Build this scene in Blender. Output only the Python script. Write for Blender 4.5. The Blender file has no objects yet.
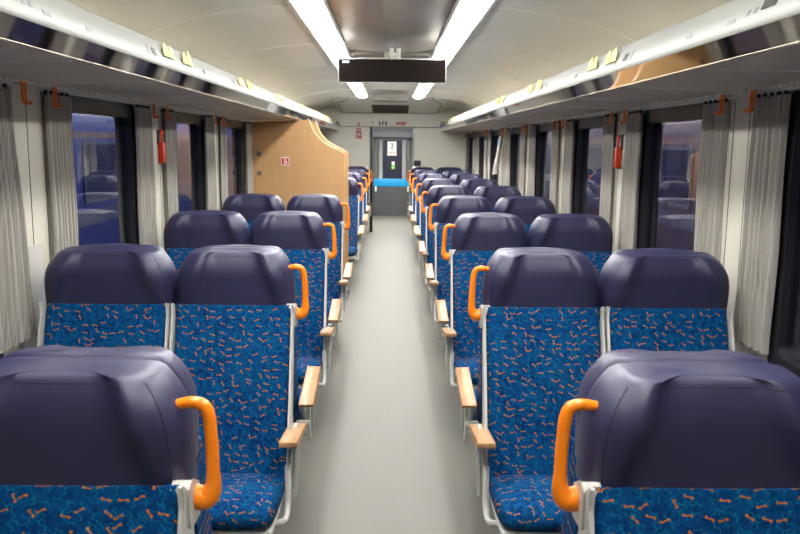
import bpy, bmesh, math, random
from mathutils import Vector, Matrix
random.seed(7)
C = bpy.context.scene.collection
PI = math.pi
EYE = 1.60
ROW0, PITCH = 1.476, 1.61
WX = 1.40                      # half width at the walls
YW = 14.65                     # saloon end wall
YB = -1.6                      # wall behind the camera

# ------------------------------------------------------------------ materials
class NT:
    def __init__(s, name):
        s.m = bpy.data.materials.new(name); s.m.use_nodes = True
        s.t = s.m.node_tree; s.N = s.t.nodes; s.L = s.t.links
        s.b = s.N['Principled BSDF']
    def n(s, typ, **kw):
        o = s.N.new(typ)
        for k, v in kw.items(): setattr(o, k, v)
        return o
    def put(s, sock, v):
        if hasattr(v, 'is_linked') or isinstance(v, bpy.types.NodeSocket): s.L.new(v, sock)
        else: sock.default_value = v
    def math(s, op, a, b=None, c=None):
        o = s.n('ShaderNodeMath', operation=op)
        s.put(o.inputs[0], a)
        if b is not None: s.put(o.inputs[1], b)
        if c is not None: s.put(o.inputs[2], c)
        return o.outputs[0]
    def mix(s, f, a, b):
        o = s.n('ShaderNodeMix', data_type='RGBA')
        s.put(o.inputs[0], f)
        s.put(o.inputs[6], a if isinstance(a, bpy.types.NodeSocket) else (*a, 1))
        s.put(o.inputs[7], b if isinstance(b, bpy.types.NodeSocket) else (*b, 1))
        return o.outputs[2]
    def noise(s, vec, scale, detail=3, rough=0.5):
        o = s.n('ShaderNodeTexNoise'); o.inputs['Scale'].default_value = scale
        o.inputs['Detail'].default_value = detail; o.inputs['Roughness'].default_value = rough
        if vec is not None: s.L.new(vec, o.inputs['Vector'])
        return o.outputs[0]
    def ramp(s, f, lo, hi):
        o = s.n('ShaderNodeMapRange', interpolation_type='SMOOTHSTEP'); s.put(o.inputs[0], f)
        o.inputs[1].default_value = lo; o.inputs[2].default_value = hi
        return o.outputs[0]
    def obj(s):
        return s.n('ShaderNodeTexCoord').outputs['Object']
    def bump(s, h, strength=0.2, dist=0.01):
        o = s.n('ShaderNodeBump'); o.inputs['Strength'].default_value = strength
        o.inputs['Distance'].default_value = dist
        s.put(o.inputs['Height'], h); s.L.new(o.outputs[0], s.b.inputs['Normal'])

def lin(r, g, b):
    f = lambda v: (v/255/12.92) if v/255 <= .04045 else ((v/255+.055)/1.055)**2.4
    return (f(r), f(g), f(b))

def simple(name, col, rough=.5, metal=0, spec=.5, var=.0, nscale=20, bump=0, bscale=200, coat=0):
    m = NT(name); c = m.obj()
    m.b.inputs['Roughness'].default_value = rough
    m.b.inputs['Metallic'].default_value = metal
    m.b.inputs['Specular IOR Level'].default_value = spec
    m.b.inputs['Coat Weight'].default_value = coat
    f = m.noise(c, nscale)
    a = tuple(max(0, v*(1-var)) for v in col); b = tuple(min(1, v*(1+var)) for v in col)
    m.L.new(m.mix(f, a, b), m.b.inputs['Base Color'])
    if bump: m.bump(m.noise(c, bscale, 2), bump, .002)
    return m.m

def seat_fabric():
    m = NT('squiggle_seat_fabric'); c = m.obj()
    sep = m.n('ShaderNodeSeparateXYZ'); m.L.new(c, sep.inputs[0])
    info = m.n('ShaderNodeObjectInfo')
    u = m.math('ADD', sep.outputs[0], m.math('MULTIPLY', info.outputs['Random'], 7.0))
    v = m.math('ADD', sep.outputs[2], sep.outputs[1])
    def squig(scale, half, amp, thick, off, freq, keep):
        comb = m.n('ShaderNodeCombineXYZ')
        m.L.new(m.math('ADD', u, off), comb.inputs[0]); m.L.new(v, comb.inputs[1])
        vo = m.n('ShaderNodeTexVoronoi', voronoi_dimensions='2D', feature='F1')
        vo.inputs['Scale'].default_value = scale; vo.inputs['Randomness'].default_value = .78
        m.L.new(comb.outputs[0], vo.inputs['Vector'])
        sub = m.n('ShaderNodeVectorMath', operation='SUBTRACT')
        m.L.new(comb.outputs[0], sub.inputs[0]); m.L.new(vo.outputs['Position'], sub.inputs[1])
        sc = m.n('ShaderNodeSeparateColor'); m.L.new(vo.outputs['Color'], sc.inputs[0])
        rot = m.n('ShaderNodeVectorRotate', rotation_type='Z_AXIS')
        m.L.new(sub.outputs[0], rot.inputs['Vector'])
        m.L.new(m.math('MULTIPLY', sc.outputs[0], 2.2), rot.inputs['Angle'])
        s2 = m.n('ShaderNodeSeparateXYZ'); m.L.new(rot.outputs[0], s2.inputs[0])
        x, y = s2.outputs[0], s2.outputs[1]
        w = m.math('MULTIPLY', m.math('SINE', m.math('MULTIPLY', x, freq)), amp)
        d = m.math('ABSOLUTE', m.math('SUBTRACT', y, w))
        ex = m.math('MAXIMUM', m.math('SUBTRACT', m.math('ABSOLUTE', x), half), 0.0)
        rr = m.math('SQRT', m.math('ADD', m.math('MULTIPLY', ex, ex), m.math('MULTIPLY', d, d)))
        k = m.math('LESS_THAN', sc.outputs[1], keep)
        return m.math('MULTIPLY', m.math('LESS_THAN', rr, thick), k)
    n1 = m.noise(c, 60, 4, .6); n2 = m.noise(c, 9, 2)
    base = m.mix(m.ramp(n1, .35, .65), lin(0, 42, 92), lin(0, 66, 120))
    base = m.mix(m.math('MULTIPLY', m.ramp(n2, .35, .7), .35), base, lin(5, 84, 130))
    cy = m.math('MAXIMUM', squig(34, .011, .0030, .0011, 3.1, 330, .85), squig(41, .009, .0026, .0010, 9.7, 420, .8))
    col = m.mix(m.math('MULTIPLY', cy, .6), base, lin(14, 124, 150))
    og = squig(29, .0062, .0052, .0025, 0.0, 290, .80)
    col = m.mix(og, col, lin(176, 104, 26))
    m.L.new(col, m.b.inputs['Base Color'])
    m.b.inputs['Roughness'].default_value = .85
    m.b.inputs['Specular IOR Level'].default_value = .12
    m.bump(m.noise(c, 900, 1), .25, .001)
    return m.m

def leather():
    m = NT('navy_headrest_leather'); c = m.obj()
    col = m.mix(m.noise(c, 12), lin(40, 40, 68), lin(46, 46, 78))
    m.L.new(col, m.b.inputs['Base Color'])
    m.b.inputs['Roughness'].default_value = .42
    m.b.inputs['Specular IOR Level'].default_value = .55
    a = m.noise(c, 700, 1); b = m.noise(c, 14, 2)
    m.bump(m.math('ADD', m.math('MULTIPLY', a, .25), m.math('MULTIPLY', b, 2.0)), .25, .004)
    return m.m

def wood(name, c1, c2, axis_scale, rough=.45):
    m = NT(name); c = m.obj()
    mp = m.n('ShaderNodeMapping'); mp.inputs['Scale'].default_value = axis_scale; m.L.new(c, mp.inputs[0])
    f = m.noise(mp.outputs[0], 8, 5, .6)
    m.L.new(m.mix(m.ramp(f, .3, .7), c1, c2), m.b.inputs['Base Color'])
    m.b.inputs['Roughness'].default_value = rough
    return m.m

def curtain_mat():
    m = NT('striped_grey_curtain'); c = m.obj()
    mp = m.n('ShaderNodeMapping'); mp.inputs['Scale'].default_value = (.01, 130, .05); m.L.new(c, mp.inputs[0])
    f = m.noise(mp.outputs[0], 1.5, 3, .6)
    m.L.new(m.mix(m.ramp(f, .3, .7), lin(132, 126, 120), lin(164, 159, 150)), m.b.inputs['Base Color'])
    m.b.inputs['Roughness'].default_value = .8
    m.b.inputs['Sheen Weight'].default_value = .2
    return m.m

def floor_mat():
    m = NT('grey_linoleum'); c = m.obj()
    mp = m.n('ShaderNodeMapping'); mp.inputs['Scale'].default_value = (1.6, .35, 1); m.L.new(c, mp.inputs[0])
    f = m.noise(mp.outputs[0], 5, 4, .6); g = m.noise(c, 160, 2)
    a = m.mix(f, lin(100, 98, 91), lin(108, 106, 98))
    a = m.mix(m.math('MULTIPLY', m.ramp(g, .45, .7), .3), a, lin(92, 91, 85))
    m.L.new(a, m.b.inputs['Base Color'])
    m.b.inputs['Roughness'].default_value = .55
    m.bump(g, .08, .002)
    return m.m

def ribbed(name, col, rough, freq):
    m = NT(name); c = m.obj()
    s = m.n('ShaderNodeSeparateXYZ'); m.L.new(c, s.inputs[0])
    w = m.math('SINE', m.math('MULTIPLY', s.outputs[0], freq))
    m.b.inputs['Base Color'].default_value = (*col, 1); m.b.inputs['Roughness'].default_value = rough
    m.bump(w, .7, .004)
    return m.m

def ceiling_mat(name, c1, c2, rough, metal=0):
    m = NT(name); c = m.obj()
    f = m.noise(c, 1.1, 2)
    m.L.new(m.mix(f, c1, c2), m.b.inputs['Base Color'])
    m.b.inputs['Roughness'].default_value = rough; m.b.inputs['Metallic'].default_value = metal
    m.bump(m.noise(c, 1.6, 2), .15 if metal else .35, .03)
    return m.m

def emit(name, col, strength):
    m = NT(name)
    m.b.inputs['Base Color'].default_value = (*col, 1)
    m.b.inputs['Emission Color'].default_value = (*col, 1)
    m.b.inputs['Emission Strength'].default_value = strength
    return m.m

def diffuser_mat(strength):
    # tube lamps behind an opal cover: a bright run with a dimmer gap where one tube ends and the next begins
    m = NT('opal_lamp_cover'); c = m.obj()
    s = m.n('ShaderNodeSeparateXYZ'); m.L.new(c, s.inputs[0])
    w = m.math('COSINE', m.math('MULTIPLY', s.outputs[1], 2*PI/1.3))
    gap = m.ramp(w, .55, 1.0)
    st = m.math('MULTIPLY', m.math('SUBTRACT', 1.0, m.math('MULTIPLY', gap, .55)), strength)
    st = m.math('MULTIPLY', st, m.math('ADD', 1.0, m.math('MULTIPLY', m.ramp(s.outputs[1], 6.5, 12.0), .9)))  # extra emission added towards the far end to brighten the end wall
    m.b.inputs['Base Color'].default_value = (.9, .9, .9, 1)
    m.b.inputs['Emission Color'].default_value = (1, .985, .955, 1)
    m.L.new(st, m.b.inputs['Emission Strength'])
    return m.m

def glass_mat(name, tint, ior=1.5):
    m = NT(name); m.N.remove(m.b)
    out = m.N['Material Output']
    tr = m.n('ShaderNodeBsdfTransparent'); tr.inputs[0].default_value = (*tint, 1)
    gl = m.n('ShaderNodeBsdfGlossy'); gl.inputs['Roughness'].default_value = .01
    fr = m.n('ShaderNodeFresnel'); fr.inputs[0].default_value = ior
    mx = m.n('ShaderNodeMixShader')
    ge = m.n('ShaderNodeNewGeometry')
    fac = m.math('MULTIPLY', fr.outputs[0], m.math('SUBTRACT', 1.0, ge.outputs['Backfacing']))
    m.L.new(fac, mx.inputs[0]); m.L.new(tr.outputs[0], mx.inputs[1]); m.L.new(gl.outputs[0], mx.inputs[2])
    m.L.new(mx.outputs[0], out.inputs[0])
    return m.m

M = dict(
    fabric=seat_fabric(), leather=leather(),
    seam=simple('dark_seam_thread', lin(34, 34, 56), .6),
    orange=simple('orange_plastic', lin(242, 130, 14), .28, spec=.5, var=.03),
    pale=simple('pale_grey_painted_metal', lin(196, 196, 190), .4, var=.04),
    leg=simple('dark_grey_metal', lin(92, 92, 90), .5, var=.05),
    beech=wood('beech_armrest_wood', lin(164, 120, 78), lin(186, 144, 100), (14, 1.5, 4), .36),
    panel_wood=wood('beech_veneer', lin(188, 146, 98), lin(196, 156, 108), (9, 9, .35), .42),
    floor=floor_mat(),
    vault=ceiling_mat('satin_cream_ceiling', lin(206, 206, 197), lin(214, 214, 205), .32),
    mirror=ceiling_mat('brushed_taupe_metal', lin(176, 166, 151), lin(184, 173, 158), .25, .3),
    cream=simple('cream_plastic_panel', lin(243, 240, 226), .45, var=.03, nscale=3),
    wallc=simple('cream_wall_laminate', lin(198, 194, 180), .5, var=.03, nscale=3),
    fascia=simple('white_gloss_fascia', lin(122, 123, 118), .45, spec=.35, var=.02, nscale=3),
    band=simple('polished_metal_band', (.66, .64, .61), .035, metal=1, var=.02),
    rib=ribbed('ribbed_grey_metal', lin(222, 206, 182), .5, 420),
    rail=simple('light_metal_rail', lin(198, 198, 192), .35, metal=.3, var=.03),
    black=simple('black_rubber_frame', lin(30, 30, 32), .45, var=.1),
    glider=simple('black_curtain_glider', lin(20, 20, 20), .5),
    curtain=curtain_mat(),
    hook=simple('orange_hook_plastic', lin(238, 116, 24), .35, var=.03),
    red=simple('red_plastic', lin(222, 62, 22), .35, var=.03),
    screen=simple('dark_gloss_screen', lin(24, 18, 18), .1, spec=.35, var=.1),
    glass=glass_mat('tinted_window_glass', (.62, .64, .68), 1.6),
    doorglass=glass_mat('grey_door_glass', (.75, .77, .8), 1.45),
    dark=simple('charcoal_panel', lin(66, 68, 70), .5, var=.06),
    vent=simple('dark_grille', lin(52, 42, 34), .5, var=.1),
    ventg=simple('grey_grille', lin(120, 114, 106), .5, var=.06),
    cyan=simple('cyan_stripe_film', lin(0, 140, 196), .5, var=.02),
    paper=simple('white_paper', lin(232, 232, 228), .7, var=.01),
    slip=simple('pale_yellow_paper', lin(232, 220, 120), .7, var=.04),
    lcd=simple('grey_display_window', lin(40, 42, 40), .25, var=.1),
    signred=simple('red_sign', lin(196, 44, 38), .5, var=.02),
    ink=simple('dark_ink', lin(60, 66, 92), .6),
    green=simple('green_sticker', lin(130, 200, 90), .6),
    steel=simple('steel_bolt', (.5, .5, .5), .25, metal=1),
    trainblue=simple('blue_carriage_paint', lin(84, 92, 150), .4, var=.06, nscale=2),
    trainmaroon=simple('plum_carriage_paint', lin(120, 100, 108), .5, var=.08, nscale=2),
    trainband=simple('beige_carriage_band', lin(170, 140, 120), .5, var=.05),
    trainwin=simple('unlit_carriage_window', lin(66, 66, 84), .3, var=.3, nscale=2),
    plate=simple('pale_grey_number_plate', lin(96, 98, 102), .5, var=.05),
    traingrey=simple('grey_carriage_roof', lin(120, 122, 132), .5, var=.05),
    ballast=simple('dark_ballast', lin(44, 44, 50), .9, var=.3, nscale=30),
    paleblue=simple('pale_blue_cloth', lin(140, 176, 200), .8, var=.05),
    cloth=simple('off_white_cloth', lin(196, 198, 188), .8, var=.08),
    lamp=diffuser_mat(8.5),
    vestibule_fill=emit('added_vestibule_glow', (1, .97, .92), 18.0),
)

# ------------------------------------------------------------------ mesh helpers
def link(name, bm, mat, parent=None, smooth=True, angle=40):
    me = bpy.data.meshes.new(name); bmesh.ops.recalc_face_normals(bm, faces=bm.faces)
    for f in bm.faces: f.smooth = smooth
    if smooth:
        ca = math.cos(math.radians(angle))
        for e in bm.edges:
            if len(e.link_faces) == 2:
                if e.link_faces[0].normal.dot(e.link_faces[1].normal) < ca: e.smooth = False
    bm.to_mesh(me); bm.free()
    me.materials.append(mat)
    o = bpy.data.objects.new(name, me); C.objects.link(o)
    if parent: o.parent = parent
    return o

def box(bm, x0, x1, y0, y1, z0, z1, bevel=0, seg=2):
    vs = [bm.verts.new((x, y, z)) for x in (x0, x1) for y in (y0, y1) for z in (z0, z1)]
    fs = [bm.faces.new([vs[i] for i in f]) for f in
          ((0, 1, 3, 2), (4, 6, 7, 5), (0, 4, 5, 1), (2, 3, 7, 6), (0, 2, 6, 4), (1, 5, 7, 3))]
    if bevel:
        es = list({e for f in fs for e in f.edges})
        bmesh.ops.bevel(bm, geom=es, offset=bevel, segments=seg, profile=.5, affect='EDGES')
    return bm

def prism(bm, pts, axis, a, b, bevel=0, seg=2):
    """polygon pts (2-D) swept along axis ('x','y','z') from a to b"""
    def P(p, t):
        return {'x': (t, p[0], p[1]), 'y': (p[0], t, p[1]), 'z': (p[0], p[1], t)}[axis]
    A = [bm.verts.new(P(p, a)) for p in pts]; B = [bm.verts.new(P(p, b)) for p in pts]
    fs = [bm.faces.new(A), bm.faces.new(B[::-1])]
    n = len(pts)
    for i in range(n):
        fs.append(bm.faces.new((A[i], A[(i+1) % n], B[(i+1) % n], B[i])))
    if bevel:
        bm.normal_update()
        es = list({e for f in fs for e in f.edges if e.calc_face_angle(0) > .35 or True})
        bmesh.ops.bevel(bm, geom=es, offset=bevel, segments=seg, profile=.5, affect='EDGES', clamp_overlap=True)
    return bm

def loft(bm, rings, cap0=True, cap1=True):
    R = [[bm.verts.new(p) for p in r] for r in rings]; n = len(R[0])
    for a, b in zip(R, R[1:]):
        for i in range(n): bm.faces.new((a[i], a[(i+1) % n], b[(i+1) % n], b[i]))
    if cap0: bm.faces.new(R[0][::-1])
    if cap1: bm.faces.new(R[-1])
    return R

def tube(bm, pts, r, n=10, flat=1.0, sub=6):
    """smooth tube through pts; r a number or a list"""
    P = [Vector(p) for p in pts]; rr = r if isinstance(r, (list, tuple)) else [r]*len(P)
    Q, S = [], []
    for i in range(len(P)-1):
        p0, p1, p2, p3 = P[max(i-1, 0)], P[i], P[i+1], P[min(i+2, len(P)-1)]
        for k in range(sub):
            t = k/sub
            Q.append(.5*((2*p1)+(p2-p0)*t+(2*p0-5*p1+4*p2-p3)*t*t+(3*p1-p0-3*p2+p3)*t**3)); S.append(rr[i]*(1-t)+rr[i+1]*t)
    Q.append(P[-1]); S.append(rr[-1])
    rings = []; up = None
    for i, q in enumerate(Q):
        d = (Q[min(i+1, len(Q)-1)]-Q[max(i-1, 0)]).normalized()
        if up is None:
            up = Vector((0, 1, 0)) if abs(d.y) < .9 else Vector((0, 0, 1))
        s = d.cross(up).normalized(); up = s.cross(d).normalized()
        rings.append([q + s*math.cos(2*PI*k/n)*S[i] + up*math.sin(2*PI*k/n)*S[i]*flat for k in range(n)])
    loft(bm, rings)
    return bm

def sheet(bm, prof, y0, y1, flip=False):
    """open profile [(x,z)] swept along y"""
    A = [bm.verts.new((x, y0, z)) for x, z in prof]; B = [bm.verts.new((x, y1, z)) for x, z in prof]
    for i in range(len(prof)-1): bm.faces.new((A[i], A[i+1], B[i+1], B[i]))

def NB(): return bmesh.new()
def thing(name, label, cat, loc=(0, 0, 0), rz=0, group=None):
    o = bpy.data.objects.new(name, None); C.objects.link(o); o.empty_display_size = .1
    o.location = loc; o.rotation_euler = (0, 0, rz); tag(o, label, cat, group); return o
def tag(o, label, cat, group=None):
    o['label'] = label; o['category'] = cat
    if group: o['group'] = group
    return o
def struct(name, bm, mat, parent=None, smooth=True, label=None):
    o = link(name, bm, mat, parent, smooth)
    if parent is None: o['kind'] = 'structure'
    if label: o['label'] = label
    return o
def dup(root, loc=None, rz=None, label=None, group=None):
    r = root.copy(); C.objects.link(r)
    if loc is not None: r.location = loc
    if rz is not None: r.rotation_euler = (0, 0, rz)
    if label: r['label'] = label
    if group: r['group'] = group
    for ch in list(root.children):
        c = ch.copy(); C.objects.link(c); c.parent = r
        for g in ch.children:
            d = g.copy(); C.objects.link(d); d.parent = c
    return r
ORD = ['first', 'second', 'third', 'fourth', 'fifth', 'sixth', 'seventh', 'eighth', 'ninth', 'tenth']

# ------------------------------------------------------------------ seat
HW = .222
def head_ring(t, n=56):
    """closed horizontal section of the headrest at height fraction t"""
    k = max(0, (t-.25)/.75)
    W = HW - .050*k**3.2
    D = .125 - .022*max(0, (t-.6)/.4)**2
    z = .972 + .214*t
    pts = []
    for i in range(n):
        a = 2*PI*i/n
        c, s = math.cos(a), math.sin(a)
        x = W*math.copysign(abs(c)**.55, c)
        if s >= 0:      # back
            y = -.008 - .0 + .006*abs(s)**.5 - .03*(1-abs(s)**.5)
        else:
            f = abs(s)**.5
            xb = .158 - .075*t
            u = (abs(x)-xb)/.032
            u = min(1, max(0, u)); u = u*u*(3-2*u)
            b = .033*u*math.sin(PI*min(1, .06+t*.66))
            y = -.035 - (D-.035 + b)*f
        pts.append((x, y, z + .012*t*(-.5 if s < 0 else .3)*abs(s)**.5 + .0))
    return pts
def headrest_bm():
    bm = NB(); ts = [0, .02, .06] + [.12+.88*i/16 for i in range(17)]
    rings = []
    for t in ts:
        r = head_ring(t)
        if t == 0: r = [(x*.965, -.05+(y+.05)*.93, z-.004) for x, y, z in r]
        rings.append(r)
    top = rings[-1]
    cx, cy = 0, -.055
    for k, dz in ((.93, .0065), (.80, .0105), (.5, .0125), (.15, .013)):
        rings.append([(x*(1-(1-k)*.9) , cy+(y-cy)*k, z+dz) for x, y, z in top])
    loft(bm, rings); return bm
def seam_bm():
    bm = NB()
    for s in (1, -1):
        for idx_x in (.83,):
            path = []
            for j in range(14):
                t = .02+.96*j/13; r = [p for p in head_ring(t, 112) if p[1] < -.03]
                W = max(p[0] for p in r)
                xt = W*.90
                q = min(r, key=lambda p: abs(p[0]*s-xt) + (0 if p[1] < -.06 else .001))
                path.append(q)
            tube(bm, path, .0013, 5, sub=2)
    path = [p for p in head_ring(.985, 112) if p[1] < -.05 and abs(p[0]) < .12]
    path.sort(key=lambda p: p[0])
    tube(bm, path, .0012, 5, sub=1)
    return bm
def backrest_bm():
    bm = NB(); rings = []
    for j in range(15):
        t = j/14; z = .37 + .625*t
        yf = -.315 + .185*t**.9 - .012*math.sin(PI*t)
        W = .2180; pts = []; n = 40
        for i in range(n):
            a = 2*PI*i/n; c, s = math.cos(a), math.sin(a)
            x = W*math.copysign(abs(c)**.35, c)
            if s >= 0: y = yf + .085; x *= .93
            else:
                wing = .012*max(0, (abs(x)-.13)/.08)**2
                y = yf+.06 + (-.06-wing)*abs(s)**.35
            pts.append((x, y, z))
        rings.append(pts)
    loft(bm, rings); return bm
def cushion_bm():
    bm = NB(); W = .219; rings = []
    N = 22
    for j in range(N):
        t = j/(N-1); y = -.29 - .375*t
        e = max(0, (t-.62)/.38)
        top = .405 + .047*math.sin(min(1, t/.8)*PI/2)
        h2 = (top-.345)/2; zc = .345+h2
        sq = (1-e**3.2)**(1/2.6) if e < 1 else 0
        hh = max(.012, h2*max(.0, sq)); ww = W*(1-.13*e**3)
        if t < .06: hh *= .85
        zc2 = zc - (h2-hh)*.15
        pts = []
        for i in range(44):
            a = 2*PI*i/44; c, s = math.cos(a), math.sin(a)
            pts.append((ww*math.copysign(abs(c)**.32, c), y, zc2 + hh*math.copysign(abs(s)**.55, s)))
        rings.append(pts)
    loft(bm, rings); return bm
def side_panel_bm(s):
    bm = NB(); x0, x1 = s*.2178, s*.2282
    pts = [(-.146, .962), (-.152, 1.005), (-.132, .992), (-.130, .93), (-.205, .60), (-.30, .38), (-.335, .33),
           (-.365, .335), (-.372, .38), (-.338, .42), (-.238, .70)]
    prism(bm, pts, 'x', min(x0, x1), max(x0, x1), .002, 1)
    return bm
def shell_bm():
    bm = NB(); prism(bm, [(-.10, .99), (-.012, .97), (-.012, .34), (-.26, .34), (-.20, .58)], 'x', -.196, .196, .01, 2); return bm
def make_seat(label, group, aisle, grip=True, k=1.0):
    """seat that faces -Y; aisle = +1/-1 (side of the grip) or 0 for a window seat"""
    t = thing('train_seat', label, 'seat', (0, 0, 0), 0, group)
    h = link('headrest', headrest_bm(), M['leather'], t, angle=75); link('seam', seam_bm(), M['seam'], h)
    link('backrest', backrest_bm(), M['fabric'], t, angle=60)
    link('seat_cushion', cushion_bm(), M['fabric'], t, angle=70)
    link('shell', shell_bm(), M['pale'], t)
    if grip:
      for s in (1, -1): link('side_panel', side_panel_bm(s), M['pale'], t)
    bm = NB(); box(bm, -.208, .208, -.635, -.26, .316, .346, .008); link('seat_frame', bm, M['pale'], t)
    bm = NB(); box(bm, -.03, .03, -.17, -.05, .02, .33, .006); box(bm, -.05, .05, -.34, -.014, .0, .022, .005)
    link('leg', bm, M['leg'], t)
    if aisle: s = aisle
    if aisle and grip:
        bm = NB()
        tube(bm, [(s*.188, -.080, 1.128), (s*.232, -.080, 1.135), (s*.256, -.080, 1.121), (s*.2630, -.081, 1.07),
                  (s*.2650, -.083, 1.005), (s*.2645, -.084, .975), (s*.252, -.084, .955), (s*.230, -.084, .957)],
             [.0090, .0108, .0120, .0120, .0126, .0160, .0215, .0235], 14, 1.0)
        hd = link('grab_handle', bm, M['orange'], t, angle=80)
        bm = NB(); prism(bm, [(-.128, .915), (-.128, .99), (-.110, 1.00), (-.062, .975), (-.062, .915)], 'x', min(s*.200, s*.234), max(s*.200, s*.234), .003, 2)
        link('handle_bracket', bm, M['pale'], hd)
    if aisle:
        bm = NB()
        a, b = (Vector((0, -.175, .552)) if grip else Vector((0, -.105, .530))), Vector((0, -.475, .590))
        prof = [(a.y, a.z), (a.y-.01, a.z-.016), (b.y+.01, b.z-.024), (b.y, b.z-.018), (b.y, b.z), ]
        prism(bm, prof, 'x', s*.245-.031, s*.245+.031, .004, 2)
        link('armrest', bm, M['beech'], t)
        bm = NB(); dz = 0 if grip else -.022
        prism(bm, [(a_, b_+dz) for a_, b_ in [(-.20, .56), (-.235, .560), (-.40, .570), (-.39, .560), (-.30, .50), (-.285, .40), (-.30, .345), (-.27, .33),
                   (-.245, .38), (-.25, .47), (-.205, .52)]], 'x', s*.240-.007, s*.240+.007, .003, 1)
        br = link('armrest_bracket', bm, M['pale'], t)
        bm = NB(); tube(bm, [(s*.252, -.30, .56), (s*.254, -.315, .47), (s*.252, -.33, .37), (s*.250, -.335, .335)], [.010, .009, .008, .006], 8, .7)
        link('lever', bm, M['rail'], br)
        bm = NB(); tube(bm, [(s*.17, -.24, .40), (s*.247, -.24, .40)], .016, 12, sub=1); link('pivot', bm, M['pale'], br)
        bm = NB(); tube(bm, [(s*.225, -.335, .45), (s*.228, -.365, .385), (s*.228, -.385, .315), (s*.222, -.43, .285), (s*.19, -.50, .31), (s*.17, -.54, .325)],
                        [.012, .012, .012, .011, .011, .010], 8)
        link('side_rail', bm, M['pale'], t)
    if k != 1.0:      # the seat that faces away sits in a slightly slimmer shell
        for ch in t.children:
            if ch.name.startswith(('armrest',)): continue
            for me in [ch.data]+[g.data for g in ch.children]:
                me.transform(Matrix.Scale(k, 4, (1, 0, 0)))
    if not aisle and grip:      # the window-side headrests are a little wider
        for ob in (h, h.children[0]): ob.data.transform(Matrix.Scale(1.055, 4, (1, 0, 0)))
    return t

protos = {}
def place_seat(row, side, aisle_side, facing):
    """side -1/+1 of the aisle; aisle_side True for the aisle seat; facing True towards the camera"""
    x = side*(.355+.2285 + (0 if aisle_side else .476)); y = ROW0+PITCH*row
    key = 0 if not aisle_side else (-side if facing else side)
    sd = 'left' if side < 0 else 'right'
    kd = 'aisle' if aisle_side else 'window'
    if facing:
        lab = f'{"blue patterned aisle seat with orange grip" if aisle_side else "blue patterned window-side seat"} facing the camera, {ORD[row]} row {sd} of the aisle'
    else:
        lab = f'{kd} seat facing away, back to back with the {ORD[row]} row seat {sd} of the aisle'
    grp = f'{"seats facing the camera" if facing else "seats facing away"} {sd} of the aisle'
    loc = (x, y, 0); rz = 0 if facing else PI
    aisle_dir, key, ais_ = key, (key, facing), aisle_side
    if key not in protos:
        p = make_seat(lab, grp, aisle_dir, facing, (1.0 if ais_ else 1.05) if facing else .91); p.location = loc; p.rotation_euler = (0, 0, rz); protos[key] = p
    else:
        dup(protos[key], loc, rz, lab, grp)
for row in range(9):
    for side in (-1, 1):
        if side < 0 and row == 4: continue
        for ais in (True, False):
            place_seat(row, side, ais, True)
            if row < 8: place_seat(row, side, ais, False)

# ------------------------------------------------------------------ floor, walls, ceiling
bm = NB(); box(bm, -WX-.1, WX+.1, YB, 18.4, -.06, 0); struct('floor', bm, M['floor'], smooth=False)
ZW0, ZW1 = .80, 1.79
def win_span(n): y = ROW0+PITCH*n; return y+.26, y+PITCH-.26
WINS = list(range(-1, 8))
for side, nm in ((-1, 'left'), (1, 'right')):
    x0, x1 = (-WX-.08, -WX) if side < 0 else (WX, WX+.08)
    bm = NB()
    box(bm, x0, x1, YB, YW, 0, ZW0); box(bm, x0, x1, YB, YW, ZW1, 2.20)
    ys = YB
    for n in WINS:
        a, b = win_span(n); box(bm, x0, x1, ys, a, ZW0, ZW1); ys = b
    box(bm, x0, x1, ys, YW, ZW0, ZW1)
    struct('wall_'+nm, bm, M['wallc'], smooth=False)

def rrect(y0, y1, z0, z1, r, n=6):
    P = []
    for cy, cz, a0 in ((y1-r, z1-r, 0), (y0+r, z1-r, 90), (y0+r, z0+r, 180), (y1-r, z0+r, 270)):
        for k in range(n+1):
            a = math.radians(a0+90*k/n); P.append((cy+r*math.cos(a), cz+r*math.sin(a)))
    return P
wi = 0
wframe = {}
for side in (-1, 1):
    for n in WINS:
        wi += 1
        X = side*WX; a, b = win_span(n)
        if side not in wframe:
            bm = NB(); L = b-a
            r0 = rrect(-.005, L+.005, ZW0-.005, ZW1+.005, .06); r1 = rrect(.065, L-.065, ZW0+.065, ZW1-.065, .05)
            xs = (X+side*.075, X-side*.012)
            rings = [[(xs[0], y, z) for y, z in r0], [(xs[1], y, z) for y, z in r0], [(xs[1], y, z) for y, z in r1], [(xs[0], y, z) for y, z in r1]]
            R = loft(bm, rings, False, False); m_ = len(r0)
            for i in range(m_): bm.faces.new((R[3][i], R[3][(i+1) % m_], R[0][(i+1) % m_], R[0][i]))
            f = struct('window_%d' % wi, bm, M['black']); f.location.y = a
            bm = NB(); box(bm, min(X+side*.016, X+side*.024), max(X+side*.016, X+side*.024), .06, L-.06, ZW0+.06, ZW1-.06)
            g = link('pane', bm, M['glass'], f, False)
            wframe[side] = (f, g)
        else:
            f0, g0 = wframe[side]
            f = f0.copy(); C.objects.link(f); f.name = 'window_%d' % wi; f.location.y = a
            g = g0.copy(); C.objects.link(g); g.parent = f

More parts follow.
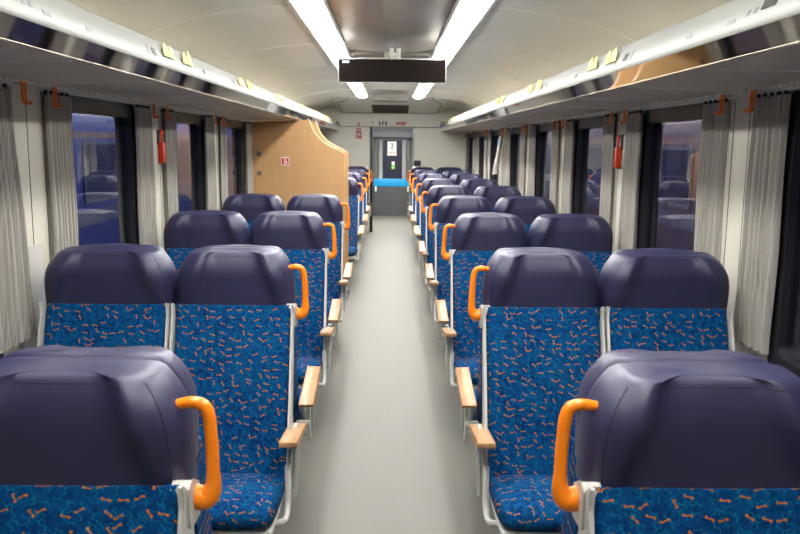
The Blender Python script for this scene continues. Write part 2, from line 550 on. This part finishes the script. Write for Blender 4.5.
# vaulted ceiling, one shell per side plus centre
vault = [(WX, 2.03), (1.36, 2.10), (1.27, 2.16), (1.12, 2.215), (.95, 2.258), (.75, 2.292), (.53, 2.315)]
def smooth_prof(P, k=5):
    out = []
    P = [Vector(p) for p in P]
    for i in range(len(P)-1):
        p0, p1, p2, p3 = P[max(i-1, 0)], P[i], P[i+1], P[min(i+2, len(P)-1)]
        for j in range(k):
            t = j/k; q = .5*((2*p1)+(p2-p0)*t+(2*p0-5*p1+4*p2-p3)*t*t+(3*p1-p0-3*p2+p3)*t**3); out.append((q.x, q.y))
    out.append(tuple(P[-1])); return out
vp = smooth_prof(vault)
bm = NB()
for s in (-1, 1):
    pr = [(s*x, z) for x, z in vp]
    poly = pr + [(s*.53, 2.42), (s*(WX+.08), 2.42), (s*(WX+.08), 2.03)]
    prism(bm, poly, 'y', YB, YW)
box(bm, -.54, .54, YB, YW, 2.375, 2.42)
for s in (-1, 1): box(bm, min(s*.518, s*.532), max(s*.518, s*.532), YB, YW, 2.315, 2.376)
box(bm, -.54, .54, 12.25, YW, 2.325, 2.376)
struct('ceiling', bm, M['vault'])
# joints between the ceiling panels
tn = 0
for n in range(0, 9):
    tn += 1
    bm = NB()
    for s in (-1, 1):
        pr = [(s*x, z-.002) for x, z in vp]; up = [(s*x, z+.006) for x, z in vp]
        yy = ROW0+PITCH*n-.35
        prism(bm, pr+up[::-1], 'y', yy, yy+.012)
    struct('trim_%d' % tn, bm, M['cream'])
# centre ceiling: polished taupe panel, then plain cream
def centre(y0, y1, mat, drop=.0):
    bm = NB(); P = []
    for k in range(13):
        x = -.325+.65*k/12; P.append((x, 2.318-drop*(1-(x/.325)**2)))
    prism(bm, P+[(.325, 2.374), (-.325, 2.374)], 'y', y0, y1); return bm
tn += 1; struct('trim_%d' % tn, centre(YB+.02, 3.9, None, .022), M['mirror'], label='taupe polished centre ceiling panel')
tn += 1; struct('trim_%d' % tn, centre(3.91, 6.35, None, .022), M['mirror'], label='taupe polished centre ceiling panel')
tn += 1; struct('trim_%d' % tn, centre(6.75, 12.24, None, .0), M['cream'], label='cream centre ceiling panel')

# light strips
for s in (-1, 1):
    sd = 'left' if s < 0 else 'right'
    t = thing('ceiling_light', f'long fluorescent ceiling light strip along the {sd} edge of the centre ceiling panel', 'ceiling light', (0, 0, 0), 0, 'ceiling light strips')
    y = .35
    bm = NB()
    P = []
    for k in range(11):
        u = k/10; P.append((s*(.345+.160*u), 2.315-.035*math.sin(PI*u)**.7))
    prism(bm, P+[(s*.505, 2.340), (s*.345, 2.340)], 'y', y, 12.35); link('diffuser', bm, M['lamp'], t)
    bm = NB()
    for x in (.335, .515): box(bm, s*x-.010, s*x+.010, YB+.02, 12.37, 2.302, 2.374, .002, 1)
    link('light_trim', bm, M['rail'], t)

# sloping end bulkhead with hatch and grilles
def zs(y): return 2.325-.185*(y-12.25)/(YW-12.25)
bm = NB()
prism(bm, [(12.25, zs(12.25)), (YW, zs(YW)), (YW, 2.33), (12.25, 2.33)], 'x', -.90, .90)
struct('ceiling_end', bm, M['cream'], smooth=False)
bm = NB()
path = [(-.62, 12.28), (-.70, 12.9), (-.845, 13.15), (-.845, 14.55), (.845, 14.55), (.845, 13.15), (.70, 12.9), (.62, 12.28)]
for (xa, ya), (xb, yb) in zip(path, path[1:]):
    tube(bm, [(xa, ya, zs(ya)-.001), (xb, yb, zs(yb)-.001)], .007, 6, sub=1)
tn += 1; struct('trim_%d' % tn, bm, M['ventg'], label='grey joint around the ceiling hatch')
def vent(y0, y1, w, zf, mat, lab):
    t = thing('ceiling_vent', lab, 'vent', (0, (y0+y1)/2, 0))
    bm = NB(); d = (y0+y1)/2
    prism(bm, [(y0-d, zf(y0)-.004), (y1-d, zf(y1)-.004), (y1-d, zf(y1)+.004), (y0-d, zf(y0)+.004)], 'x', -w/2, w/2)
    link('backing', bm, mat, t)
    bm = NB(); n = 6
    for k in range(n+1):
        y = y0+(y1-y0)*k/n-d
        box(bm, -w/2, w/2, y-.012, y+.012, zf(y+d)-.014, zf(y+d)-.004)
    link('grille', bm, mat, t)
vent(11.0, 11.85, .50, lambda y: 2.320, M['ventg'], 'grey ceiling grille between the ends of the two light strips')
vent(13.45, 14.42, .62, zs, M['vent'], 'dark brown grille in the sloping panel above the end door')
bm = NB(); box(bm, -.27, .27, 12.6, 12.95, zs(12.9)-.012, zs(12.6)-.002); tag(link('ceiling_cover', bm, M['ventg'], None, False), 'narrow beige cover between the two ceiling grilles', 'cover')

# end wall with door opening
DX0, DX1, DZ = -.355, .435, 1.895
bm = NB()
box(bm, -WX-.08, DX0, YW, YW+.10, 0, 2.42); box(bm, DX1, WX+.08, YW, YW+.10, 0, 2.42); box(bm, DX0, DX1, YW, YW+.10, DZ, 2.42)
struct('wall_end', bm, M['cream'], smooth=False)
bm = NB(); box(bm, -WX-.08, WX+.08, YB-.1, YB, 0, 2.42); struct('wall_rear', bm, M['wallc'], smooth=False)
bm = NB(); box(bm, DX0-.005, DX0+.045, YW-.03, YW+.12, 0, DZ, .004)
tn += 1; struct('trim_%d' % tn, bm, M['black'], label='black upright at the open doorway')
bm = NB(); box(bm, DX1-.012, DX1+.004, YW-.006, YW+.11, 0, DZ); tn += 1; struct('trim_%d' % tn, bm, M['pale'], smooth=False)
bm = NB(); box(bm, -.9, .9, YW-.012, YW, DZ-.0, DZ+.012); tn += 1; struct('trim_%d' % tn, bm, M['ventg'], smooth=False)

# vestibule behind the end wall
bm = NB(); box(bm, -.75, -.47, YW+.1, 18.2, 0, 2.2); struct('wall_vestibule_left', bm, M['dark'], smooth=False)
bm = NB(); box(bm, .57, .85, YW+.1, 18.2, 0, 2.2); struct('wall_vestibule_right', bm, M['dark'], smooth=False)
bm = NB(); box(bm, -.75, .85, YW+.1, 18.4, 2.05, 2.2); struct('ceiling_vestibule', bm, M['cream'], smooth=False)
bm = NB(); box(bm, -.85, .95, 18.2, 18.4, 0, 2.2); struct('wall_vestibule_end', bm, M['wallc'], smooth=False)
t = thing('ceiling_light', 'added fill light, out of view in the vestibule ceiling beyond the doorway', 'ceiling light', (.05, 16.0, 0))
bm = NB(); box(bm, -.28, .28, -.6, .6, 2.03, 2.05, .004); link('diffuser', bm, M['vestibule_fill'], t)  # unseen glowing panel added to brighten the vestibule
bm = NB(); box(bm, -.30, .30, -.62, .62, 2.04, 2.052); link('light_trim', bm, M['rail'], t, False)
# far door
YD = 18.0
d = NB(); x0, x1 = -.38, .48
for a, b in ((x0, x0+.06), (x1-.06, x1), ): box(d, a, b, YD, YD+.05, 0, 1.74)
box(d, x0, x1, YD, YD+.05, 1.68, 1.75)
dr = struct('door_1', d, M['dark'], smooth=False, label='glazed double end door')
bm = NB(); box(bm, x0+.06, .048, YD+.004, YD+.045, 0.0, .70); box(bm, .056, x1-.06, YD+.004, YD+.045, 0.0, .70); link('lower_panel', bm, M['dark'], dr, False)
bm = NB(); box(bm, x0+.02, x1-.02, YD-.012, YD+.045, .66, .83, .003); link('cyan_stripe', bm, M['cyan'], dr)
bm = NB(); box(bm, x0+.06, x1-.06, YD+.02, YD+.028, .83, 1.69); link('pane', bm, M['doorglass'], dr, False)
for xx in (-.24, .28):
    bm = NB(); box(bm, xx, xx+.075, YD+.03, YD+.05, .83, 1.69); link('door_stile', bm, M['cream'], dr, False)
bm = NB(); box(bm, -.155, .27, YD+.05, YD+.06, .83, 1.69); link('inner_pane', bm, M['trainwin'], dr, False)
bm = NB(); box(bm, x0-.08, x1+.08, YD-.12, YD+.1, 1.74, 1.93, .01); tn += 1; struct('trim_%d' % tn, bm, M['traingrey'], label='grey door gear cover')
for xx in (x0+.05, x1-.085):
    bm = NB(); tube(bm, [(xx+.018, YD-.035, .55), (xx+.018, YD-.04, .60), (xx+.018, YD-.035, .65)], .014, 8); box(bm, xx, xx+.036, YD-.03, YD+.01, .54, .66, .004)
    link('door_handle', bm, M['paper'], dr)
# notice on the door
nt = thing('notice_sheet', 'white paper sheet with a 2 on the end door glass', 'notice', (.045, YD-.02, 1.50))
bm = NB(); box(bm, -.10, .10, -.003, 0, -.155, .155); link('sheet', bm, M['paper'], nt, False)
def text(s, size, mat, parent, loc, rot=(PI/2, 0, 0), name='printed_text'):
    cu = bpy.data.curves.new(name, 'FONT'); cu.body = s; cu.size = size; cu.extrude = .0008
    cu.align_x = 'CENTER'; cu.align_y = 'CENTER'; cu.materials.append(mat)
    o = bpy.data.objects.new(name, cu); C.objects.link(o); o.location = loc; o.rotation_euler = rot
    bpy.context.view_layer.update()
    me = bpy.data.meshes.new_from_object(o.evaluated_get(bpy.context.evaluated_depsgraph_get()))
    m = bpy.data.objects.new(name, me); C.objects.link(m); m.matrix_world = o.matrix_world.copy()
    bpy.data.objects.remove(o)
    if not me.materials: me.materials.append(mat)
    if parent: m.parent = parent
    return m
text('2', .17, M['ink'], nt, (.0, -.006, .045))
bm = NB()
for k in range(5): box(bm, -.075+.032*k, -.055+.032*k, -.006, -.003, -.10, -.08); box(bm, -.075+.032*k, -.060+.032*k, -.006, -.003, -.135, -.118)
link('printed_marks', bm, M['signred'], nt, False)
st = thing('door_sticker', 'small green and white sticker low on the end door glass', 'sticker', (.075, YD-.02, 1.12))
bm = NB(); box(bm, -.035, .035, -.003, 0, -.07, .01); link('green_patch', bm, M['green'], st, False)
bm = NB(); box(bm, -.03, .03, -.003, 0, .02, .09); link('white_patch', bm, M['paper'], st, False)

# signs on the end wall
def wall_sign(x, z, w, h, lab, marks):
    t = thing('wall_sign', lab, 'sign', (x, YW, z))
    bm = NB(); box(bm, -w/2, w/2, -.006, 0, -h/2, h/2); link('plate', bm, M['signred'], t, False)
    bm = NB()
    for (a, b, c, d) in marks: box(bm, a, b, -.009, -.006, c, d)
    link('pictogram', bm, M['paper'], t, False)
wall_sign(-.565, 1.755, .10, .13, 'larger red square sign beside the end doorway, lowest of three', [(-.03, -.008, -.04, .04), (.008, .03, -.02, .04), (-.03, .03, -.055, -.048)])
wall_sign(-.565, 1.855, .085, .035, 'narrow red sign strip above the larger red sign', [(-.03, .03, -.004, .004)])
wall_sign(-.565, 1.945, .05, .05, 'small red pictogram on the header, topmost of three red signs', [(-.012, .012, -.012, .012)])
t = thing('header_lettering', 'dark little pictograms on the cream header over the doorway', 'sign', (-.11, YW, 1.965))
bm = NB()
for k, w in ((0, .025), (1, .025), (2, .03)): box(bm, -.09+.055*k, -.09+.055*k+w, -.004, 0, -.035, .035)
link('marks', bm, M['dark'], t, False)
bm = NB(); box(bm, -.22, -.205, -.004, 0, -.01, .03); link('marks', bm, M['dark'], t, False)
t = thing('header_lettering', 'red little lettering on the cream header over the doorway', 'sign', (.205, YW, 1.965))
bm = NB()
for k in range(4): box(bm, -.09+.045*k, -.06+.045*k, -.004, 0, -.028, .028)
link('marks', bm, M['signred'], t, False)
bm = NB(); box(bm, .435, .56, YW-.10, YW-.002, 1.22, 1.31, .015)
tag(link('door_control_box', bm, M['black']), 'small black box on the end wall beside the doorway', 'box')

# ------------------------------------------------------------------ luggage racks
LX, LZ = .90, 1.833
RX, RZ = 1.375, 1.824
Y0R = YB+.05
for s in (-1, 1):
    sd = 'left' if s < 0 else 'right'
    t = thing('luggage_rack', f'long overhead luggage rack with glossy white fascia above the {sd} windows', 'luggage rack', (0, 0, 0), 0, 'overhead luggage racks')
    bm = NB(); prism(bm, [(s*(LX+.004), LZ), (s*RX, RZ), (s*RX, RZ+.022), (s*(LX+.004), LZ+.022)], 'y', Y0R, YW-.01)
    link('shelf', bm, M['rib'], t, False)
    bm = NB(); prism(bm, [(s*(LX+.005), LZ-.003), (s*(LX-.008), LZ+.057), (s*(LX+.008), LZ+.058), (s*(LX+.009), LZ)], 'y', Y0R, YW-.01, 0)
    link('mirror_band', bm, M['band'], t, False)
    bm = NB()
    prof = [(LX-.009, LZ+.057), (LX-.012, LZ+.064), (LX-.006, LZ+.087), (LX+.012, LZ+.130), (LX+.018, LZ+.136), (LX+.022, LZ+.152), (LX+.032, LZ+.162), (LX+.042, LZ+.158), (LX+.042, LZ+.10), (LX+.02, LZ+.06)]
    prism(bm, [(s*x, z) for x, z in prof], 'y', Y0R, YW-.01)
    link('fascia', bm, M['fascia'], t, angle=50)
    bm = NB()
    for n in range(-1, 9):
        y = ROW0+PITCH*n+.12
        for dy in (0, .805):
            bm = NB(); prism(bm, [(s*(LX+.03), LZ-.006), (s*(RX-.005), RZ-.006), (s*(RX-.005), RZ+.004), (s*(LX+.03), LZ+.002)], 'y', y+dy-.006, y+dy+.006)
            link('cross_strip', bm, M['cream'], t, False)
    # rail along the wall with a bead-like perforation
    bm = NB(); box(bm, min(s*(RX-.012), s*(WX-.002)), max(s*(RX-.012), s*(WX-.002)), Y0R, YW-.01, RZ-.030, RZ-.004)
    link('wall_rail', bm, M['rail'], t, False)
    bm = NB()
    y = 1.9
    while y < 9:
        box(bm, min(s*(RX-.020), s*(RX-.010)), max(s*(RX-.020), s*(RX-.010)), y, y+.022, RZ-.016, RZ-.007); y += .040
    link('rail_beads', bm, M['paper'], t, False)
    # seat number displays
    bm, bm2 = ('seat_number_display', 'lcd'), ('number_plate', 'plate')
    def onf(y, dy, z0, z1, spec, off=.002):
        b = NB()
        # quad box following the leaning fascia between height fractions
        f = lambda z: LX-.006+.018*(z-.085)/.045 - off
        P = [(f(z0), LZ+z0), (f(z1), LZ+z1), (f(z1)+.006, LZ+z1), (f(z0)+.006, LZ+z0)]
        prism(b, [(s*x, z) for x, z in P], 'y', y, y+dy); link(spec[0], b, M[spec[1]], t, False)
    for n in range(0, 9):
        y = ROW0+PITCH*n
        if n == 0: onf(1.93, .075, .098, .122, bm); onf(2.03, .02, .095, .11, bm2); onf(2.07, .02, .095, .11, bm2)
        else:
            onf(y+.03, .05, .09, .118, bm); onf(y+.86, .04, .09, .11, bm)
            onf(y-.03, .04, .088, .12, bm2)
        for k in (.17, .47): onf(y+k+ (0.5 if n == 0 else 0), .05, .088, .100, bm2)
    # reservation slips (separate bits of paper)
    for n in range(0, 8):
        for j, k in enumerate((.17, .47)):
            y = ROW0+PITCH*n+k
            if n == 0: continue
            bm = NB(); rnd = random.Random(n*7+j+(3 if s > 0 else 0))
            w = .075
            for q in range(2):
                yy = q*.085; h = .045+.02*rnd.random(); x = LX-.002
                P = [(yy, .0), (yy+w, .0), (yy+w*.9, h*.7), (yy+w*.55, h), (yy+w*.2, h*.55)]
                A = [bm.verts.new((s*(x-.004+.012*(p[1]/.05)), p[0], p[1])) for p in P]
                B = [bm.verts.new((s*(x-.007+.012*(p[1]/.05)), p[0], p[1])) for p in P]
                bm.faces.new(A); bm.faces.new(B[::-1])
                for i in range(5): bm.faces.new((A[i], A[(i+1) % 5], B[(i+1) % 5], B[i]))
            o = link('reservation_slip', bm, M['slip'], None, False); o.location = (0, y, LZ+.104)
            tag(o, f'pale yellow reservation slips, {"nearer" if j == 0 else "farther"} pair above the {ORD[n]} row on the {sd} rack', 'reservation slip', f'yellow slips on the {sd} rack fascia')

# ------------------------------------------------------------------ curtains, hooks, hammers
def curtain_bm(L, seed, flare, side):
    rnd = random.Random(seed); bm = NB(); nu, nv = 60, 10; ph = rnd.random()*6; fr = rnd.choice((5, 6, 7))
    V = []
    for layer in (0, .003):
        G = []
        for j in range(nv+1):
            v = j/nv; z = 1.782-(.92)*v; row = []
            for i in range(nu+1):
                u = i/nu
                y = L*u + flare*v*(.3+.7*u)*L + .006*math.sin(9*v+ph)
                a = .012*(.8+.5*v)
                x = a*math.sin(2*PI*fr*u+ph) + .003*math.sin(2*PI*fr*2.3*u+2*ph+v)
                row.append(bm.verts.new((-side*(x+.0+layer), y, z)))
            G.append(row)
        V.append(G)
        for j in range(nv):
            for i in range(nu): bm.faces.new((G[j][i], G[j][i+1], G[j+1][i+1], G[j+1][i]))
    return bm
for s in (-1, 1):
    sd = 'left' if s < 0 else 'right'
    for n in range(1, 9):
        if s < 0 and n > 4: continue
        yc = ROW0+PITCH*n+.06
        specs = [('nearer', yc-.37, .25), ('farther', yc+.13, .25)]
        if n == 8: specs = [('nearer', yc-.36, .20)]
        if s < 0 and n == 4: specs = [('nearer', 7.68, .27)]
        for j, (w, y, L) in enumerate(specs):
            fl = (.35 if (s < 0 and n == 1 and j == 0) else (.12 if j == 0 else -.05))
            y += (-.10 if (s < 0 and n == 1 and j == 0) else -.05 if (s < 0 and n == 1) else 0)
            t = thing('curtain', f'grey pleated curtain on the {w} side of the {ORD[n]} row pillar along the {sd} wall', 'curtain', (s*1.362, y, 0), 0, f'curtains along the {sd} wall')
            link('fabric', curtain_bm(L, n*10+j+(100 if s > 0 else 0), fl, s), M['curtain'], t, angle=180)
            for k in range(5):
                bm = NB(); box(bm, -.006, .006, .02+k*(L-.04)/4-.008, .02+k*(L-.04)/4+.008, 1.776, 1.797, .002, 1)
                link('glider', bm, M['glider'], t)
        # coat hooks
        for j, dy in enumerate((-.08, .19)):
            if (n == 8 and j) or (s < 0 and n == 4): continue
            hk = thing('coat_hook', f'orange coat hook at the {"nearer" if j == 0 else "farther"} edge of the {ORD[n]} row pillar, {sd} wall', 'coat hook', (s*1.322, yc+dy-.10, 1.70), 0, f'orange coat hooks along the {sd} wall')
            bm = NB(); box(bm, min(0, s*.042), max(0, s*.042), -.003, .003, .099, .105, .001, 1)
            link('hook_arm', bm, M['rail'], hk)
            bm = NB(); box(bm, min(-s*.003, s*.003), max(-s*.003, s*.003), -.019, .019, .088, .108, .002, 1)
            link('hook_plate', bm, M['hook'], hk)
            for q in (-.013, .013):
                bm = NB(); tube(bm, [(0, q, .100), (0, q, .07), (0, q, .042), (-s*.006, q, .032), (-s*.016, q, .032), (-s*.020, q, .040)], .0046, 8)
                link('prong', bm, M['hook'], hk)
# thin cream pillar covers between the curtains (rounded column lining)
for s in (-1, 1):
    for n in range(1, 9):
        yc = ROW0+PITCH*n+.06
        bm = NB(); box(bm, min(s*1.375, s*1.399), max(s*1.375, s*1.399), yc-.16, yc+.17, .3, 1.80, .008)
        tn += 1; pc = struct('trim_%d' % tn, bm, M['wallc'])
        for dy in (-.055, .085):
            bm = NB(); box(bm, min(s*1.3735, s*1.378), max(s*1.3735, s*1.378), yc+dy-.002, yc+dy+.002, .32, 1.79)
            link('joint', bm, M['leg'], pc, False)

def hammer(side, y):
    sd = 'left' if side < 0 else 'right'
    t = thing('emergency_hammer', f'red emergency hammer in its holder on the pillar of the {sd} wall, second row', 'emergency hammer', (side*1.358, y, 1.47), 0, 'emergency hammers')
    bm = NB(); box(bm, -.016, .014, -.030, .030, 0, .125, .004); link('holder', bm, M['red'], t)
    bm = NB(); tube(bm, [(0, .0, .10), (0, .0, .15), (0, .004, .18)], [.008, .007, .008], 8); tube(bm, [(0, -.028, .185), (0, .0, .188), (0, .028, .185)], [.006, .012, .006], 8)
    link('hammer', bm, M['red'], t)
    bm = NB(); box(bm, -.004+side*.016, .004+side*.016, -.045, -.005, .11, .20, .003); link('backplate', bm, M['black'], t)
hammer(-1, ROW0+PITCH*2+.14); hammer(1, ROW0+PITCH*2+.10)
bm = NB()
for k in range(7): box(bm, -.002, .0, -.008, .008, -.03*k-(.02 if k % 2 else .012), -.03*k)
o = link('label_strip', bm, M['dark'], None, False); o.location = (-1.372, ROW0+PITCH*2+.02, 1.42)
tag(o, 'dotted vertical marking on the pillar below the hammer on the left wall', 'label')
# heat-worn metal corner plate on the first pillar
bm = NB(); box(bm, -1.374, -1.364, 3.02, 3.14, .55, 1.20, .003)
tag(link('pillar_plate', bm, M['rail']), 'metal plate low on the first pillar behind the near curtain', 'plate')
# cloth hanging from a hook far down the right wall
bm = NB(); G = []
for j in range(13):
    v = j/12; ring = []
    w = .03+.10*math.sin(PI*min(1, v*1.1+.08))**.8
    for k in range(16):
        a = 2*PI*k/16; ring.append((-.045*v+.030*math.cos(a)*(.5+v*.5)*(1+.2*math.sin(3*a+5*v)), w*.5*math.sin(a)+.06*v, -.44*v))
    G.append(ring)
loft(bm, G)
hc = link('hanging_cloth', bm, M['cloth'], None); hc.location = (1.285, ROW0+PITCH*5-.12, 1.70)
tag(hc, 'off-white cloth hanging from a coat hook by the windows on the right', 'cloth')
bm = NB(); box(bm, -.03, .02, -.03, .035, -.12, -.03, .015); link('pale_blue_label', bm, M['paleblue'], hc)

# ------------------------------------------------------------------ wooden partitions
curve = [(x*1.035 if x < -.52 else x, z) for x, z in [(-.777, 1.822), (-.762, 1.780), (-.735, 1.712), (-.70, 1.665), (-.655, 1.618), (-.61, 1.588), (-.565, 1.560), (-.515, 1.528), (-.478, 1.508), (-.462, 1.487), (-.453, 1.455), (-.45, 1.40)]]
for j, (y, w) in enumerate(((8.02, 'nearer'), (8.76, 'farther'))):
    t = thing('wooden_partition', f'{w} beech partition panel with scooped top edge, on the left side', 'partition', (0, y, 0), 0, 'wooden partition panels')
    pts = [(-1.372, .0), (-1.372, 1.795), (-1.34, 1.80), (-.80, 1.826)] + curve + [(-.45, .0)]
    bm = NB(); prism(bm, pts, 'y', -.014, .014); link('board', bm, M['panel_wood'], t, False)
    bm = NB()
    e = [(-.80, 1.826)]+curve+[(-.45, .02)]
    tube(bm, [(x+.0, 0, z) for x, z in e[:-2]], .0145, 8, 1.0, 3); link('edge_band', bm, M['beech'], t)
    if j == 0:
        for z in (1.487, 1.30):
            bm = NB(); tube(bm, [(-1.295, -.028, z), (-1.295, -.013, z)], [.022, .026], 16, sub=1); link('bolt', bm, M['steel'], t)
s = thing('picture_sign', 'small red and white pictogram sticker on the wooden partition', 'sticker', (-1.035, 8.006, 1.42))
bm = NB(); box(bm, -.040, .040, -.003, 0, -.040, .040); link('plate', bm, M['paper'], s, False)
bm = NB(); box(bm, -.034, -.012, -.005, -.003, -.034, .034); box(bm, -.004, .034, -.005, -.003, -.034, .030); link('pictogram', bm, M['signred'], s, False)
bm = NB(); box(bm, .004, .012, -.007, -.005, -.02, .022); box(bm, .012, .022, -.007, -.005, -.02, -.006); link('figure', bm, M['paper'], s, False)

# ------------------------------------------------------------------ passenger display
t = thing('passenger_display', 'wide black information screen hanging from the ceiling over the aisle', 'display', (.012, 6.08, 2.135)); t.rotation_euler[0] = math.radians(6)
bm = NB(); box(bm, -.40, .40, -.02, .05, -.092, .088, .006); link('casing', bm, M['rail'], t)
bm = NB(); box(bm, -.394, .394, -.024, -.019, -.080, .083); link('screen', bm, M['screen'], t, False)
bm = NB(); box(bm, -.365, -.318, -.027, -.024, .055, .069); link('sticker', bm, M['paper'], t, False)
for x in (-.005, .045):
    bm = NB(); box(bm, x-.015, x+.015, .0, .03, .08, .19, .003); link('bracket', bm, M['rail'], t)
bm = NB()
for k, (a, b) in enumerate(((-.30, -.05), (.06, .30))): box(bm, a, b, 6.45, 6.62, 2.285, 2.33, .01)
tag(link('ceiling_speaker', bm, M['ventg']), 'grey housings in the ceiling gap just above the hanging screen', 'housing')

# ------------------------------------------------------------------ outside: trains on the next tracks
bm = NB(); box(bm, -14, -WX-.1, -8, 30, -1.4, -1.3); box(bm, WX+.1, 14, -8, 30, -1.4, -1.3)
struct('ground', bm, M['ballast'], smooth=False)
def carriage(side, body, lab, y0, y1):
    X = side*3.4
    t = thing('railway_carriage', lab, 'railway carriage', (X, 0, -1.3))
    f = side
    bm = NB(); box(bm, min(0, f*2.8), max(0, f*2.8), y0, y1, .9, 3.45, .04); link('body', bm, body, t)
    bm = NB(); prism(bm, [(0, 3.4), (f*.15, 3.65), (f*.6, 3.9), (f*2.2, 3.9), (f*2.65, 3.65), (f*2.8, 3.4)], 'y', y0, y1); link('roof', bm, M['traingrey'], t)
    bm = NB(); box(bm, min(-f*.008, 0), max(-f*.008, 0), y0, y1, 2.93, 3.00); link('upper_stripe', bm, M['trainband'], t, False)
    bm = NB(); box(bm, min(-f*.008, 0), max(-f*.008, 0), y0, y1, 1.95, 2.12); link('lower_stripe', bm, M['traingrey'], t, False)
    y = y0+.6
    while y < y1-1.5:
        bm = NB(); P = rrect(y, y+1.15, 2.24, 2.86, .06); prism(bm, P, 'x', min(-f*.012, 0), max(-f*.012, 0)); w = link('carriage_window', bm, M['trainwin'], t, False)
        bm = NB(); P0 = rrect(y-.04, y+1.19, 2.20, 2.90, .08); P1 = P
        R = loft(bm, [[(-f*.02, a, b) for a, b in P0], [(-f*.02, a, b) for a, b in P1], [(0, a, b) for a, b in P1], [(0, a, b) for a, b in P0]], False, False)
        link('window_surround', bm, M['traingrey'], w)
        y += 1.9
carriage(-1, M['trainblue'], 'blue railway carriage standing on the next track outside the left windows', -3, 26)
carriage(1, M['trainmaroon'], 'plum railway carriage standing on the next track outside the right windows', -3, 26)
for s in (-1, 1):
    for y in (2.0, 7.0, 12.0, 18.0):     # unseen lights added to brighten the carriages, turned to the next track
        ld = bpy.data.lights.new('added_carriage_fill', 'AREA'); ld.energy = 24; ld.shape = 'RECTANGLE'; ld.size = 2.5; ld.size_y = .3
        ld.color = (.72, .78, 1) if s < 0 else (1, .86, .95)
        o = bpy.data.objects.new('added_carriage_fill', ld); C.objects.link(o)
        o.matrix_world = Matrix.Translation((s*1.62, y, 2.9)) @ Vector((-s*1.0, 0, .75)).to_track_quat('Z', 'Y').to_matrix().to_4x4() @ Matrix.Rotation(PI/2*0, 4, 'Z')

# ------------------------------------------------------------------ world, camera, view
w = bpy.data.worlds.new('dusk'); bpy.context.scene.world = w; w.use_nodes = True
w.node_tree.nodes['Background'].inputs[0].default_value = (.10, .13, .28, 1)
w.node_tree.nodes['Background'].inputs[1].default_value = .5

cam = bpy.data.cameras.new('camera'); co = bpy.data.objects.new('camera', cam); C.objects.link(co)
cam.sensor_width = 36; cam.lens = 36.0; cam.clip_start = .05
PITCHDOWN, YAW, ROLL = math.radians(8.74), math.radians(.80), math.radians(.60)
Mx = Matrix.Rotation(-YAW, 4, 'Z') @ Matrix.Rotation(PI/2-PITCHDOWN, 4, 'X') @ Matrix.Rotation(ROLL, 4, 'Z')
co.matrix_world = Matrix.Translation((.0, 0, EYE)) @ Mx
cam.dof.use_dof = True; cam.dof.focus_distance = 3.0; cam.dof.aperture_fstop = 7.1
sc = bpy.context.scene; sc.camera = co
sc.view_settings.view_transform = 'Standard'; sc.view_settings.look = 'None'
sc.view_settings.exposure = 1.98; sc.view_settings.gamma = 1; sc.view_settings.use_curve_mapping = False
sc.cycles.use_denoising = True
sc.cycles.max_bounces = 10; sc.cycles.diffuse_bounces = 5; sc.cycles.glossy_bounces = 5; sc.cycles.transparent_max_bounces = 12
sc.cycles.sample_clamp_indirect = 6
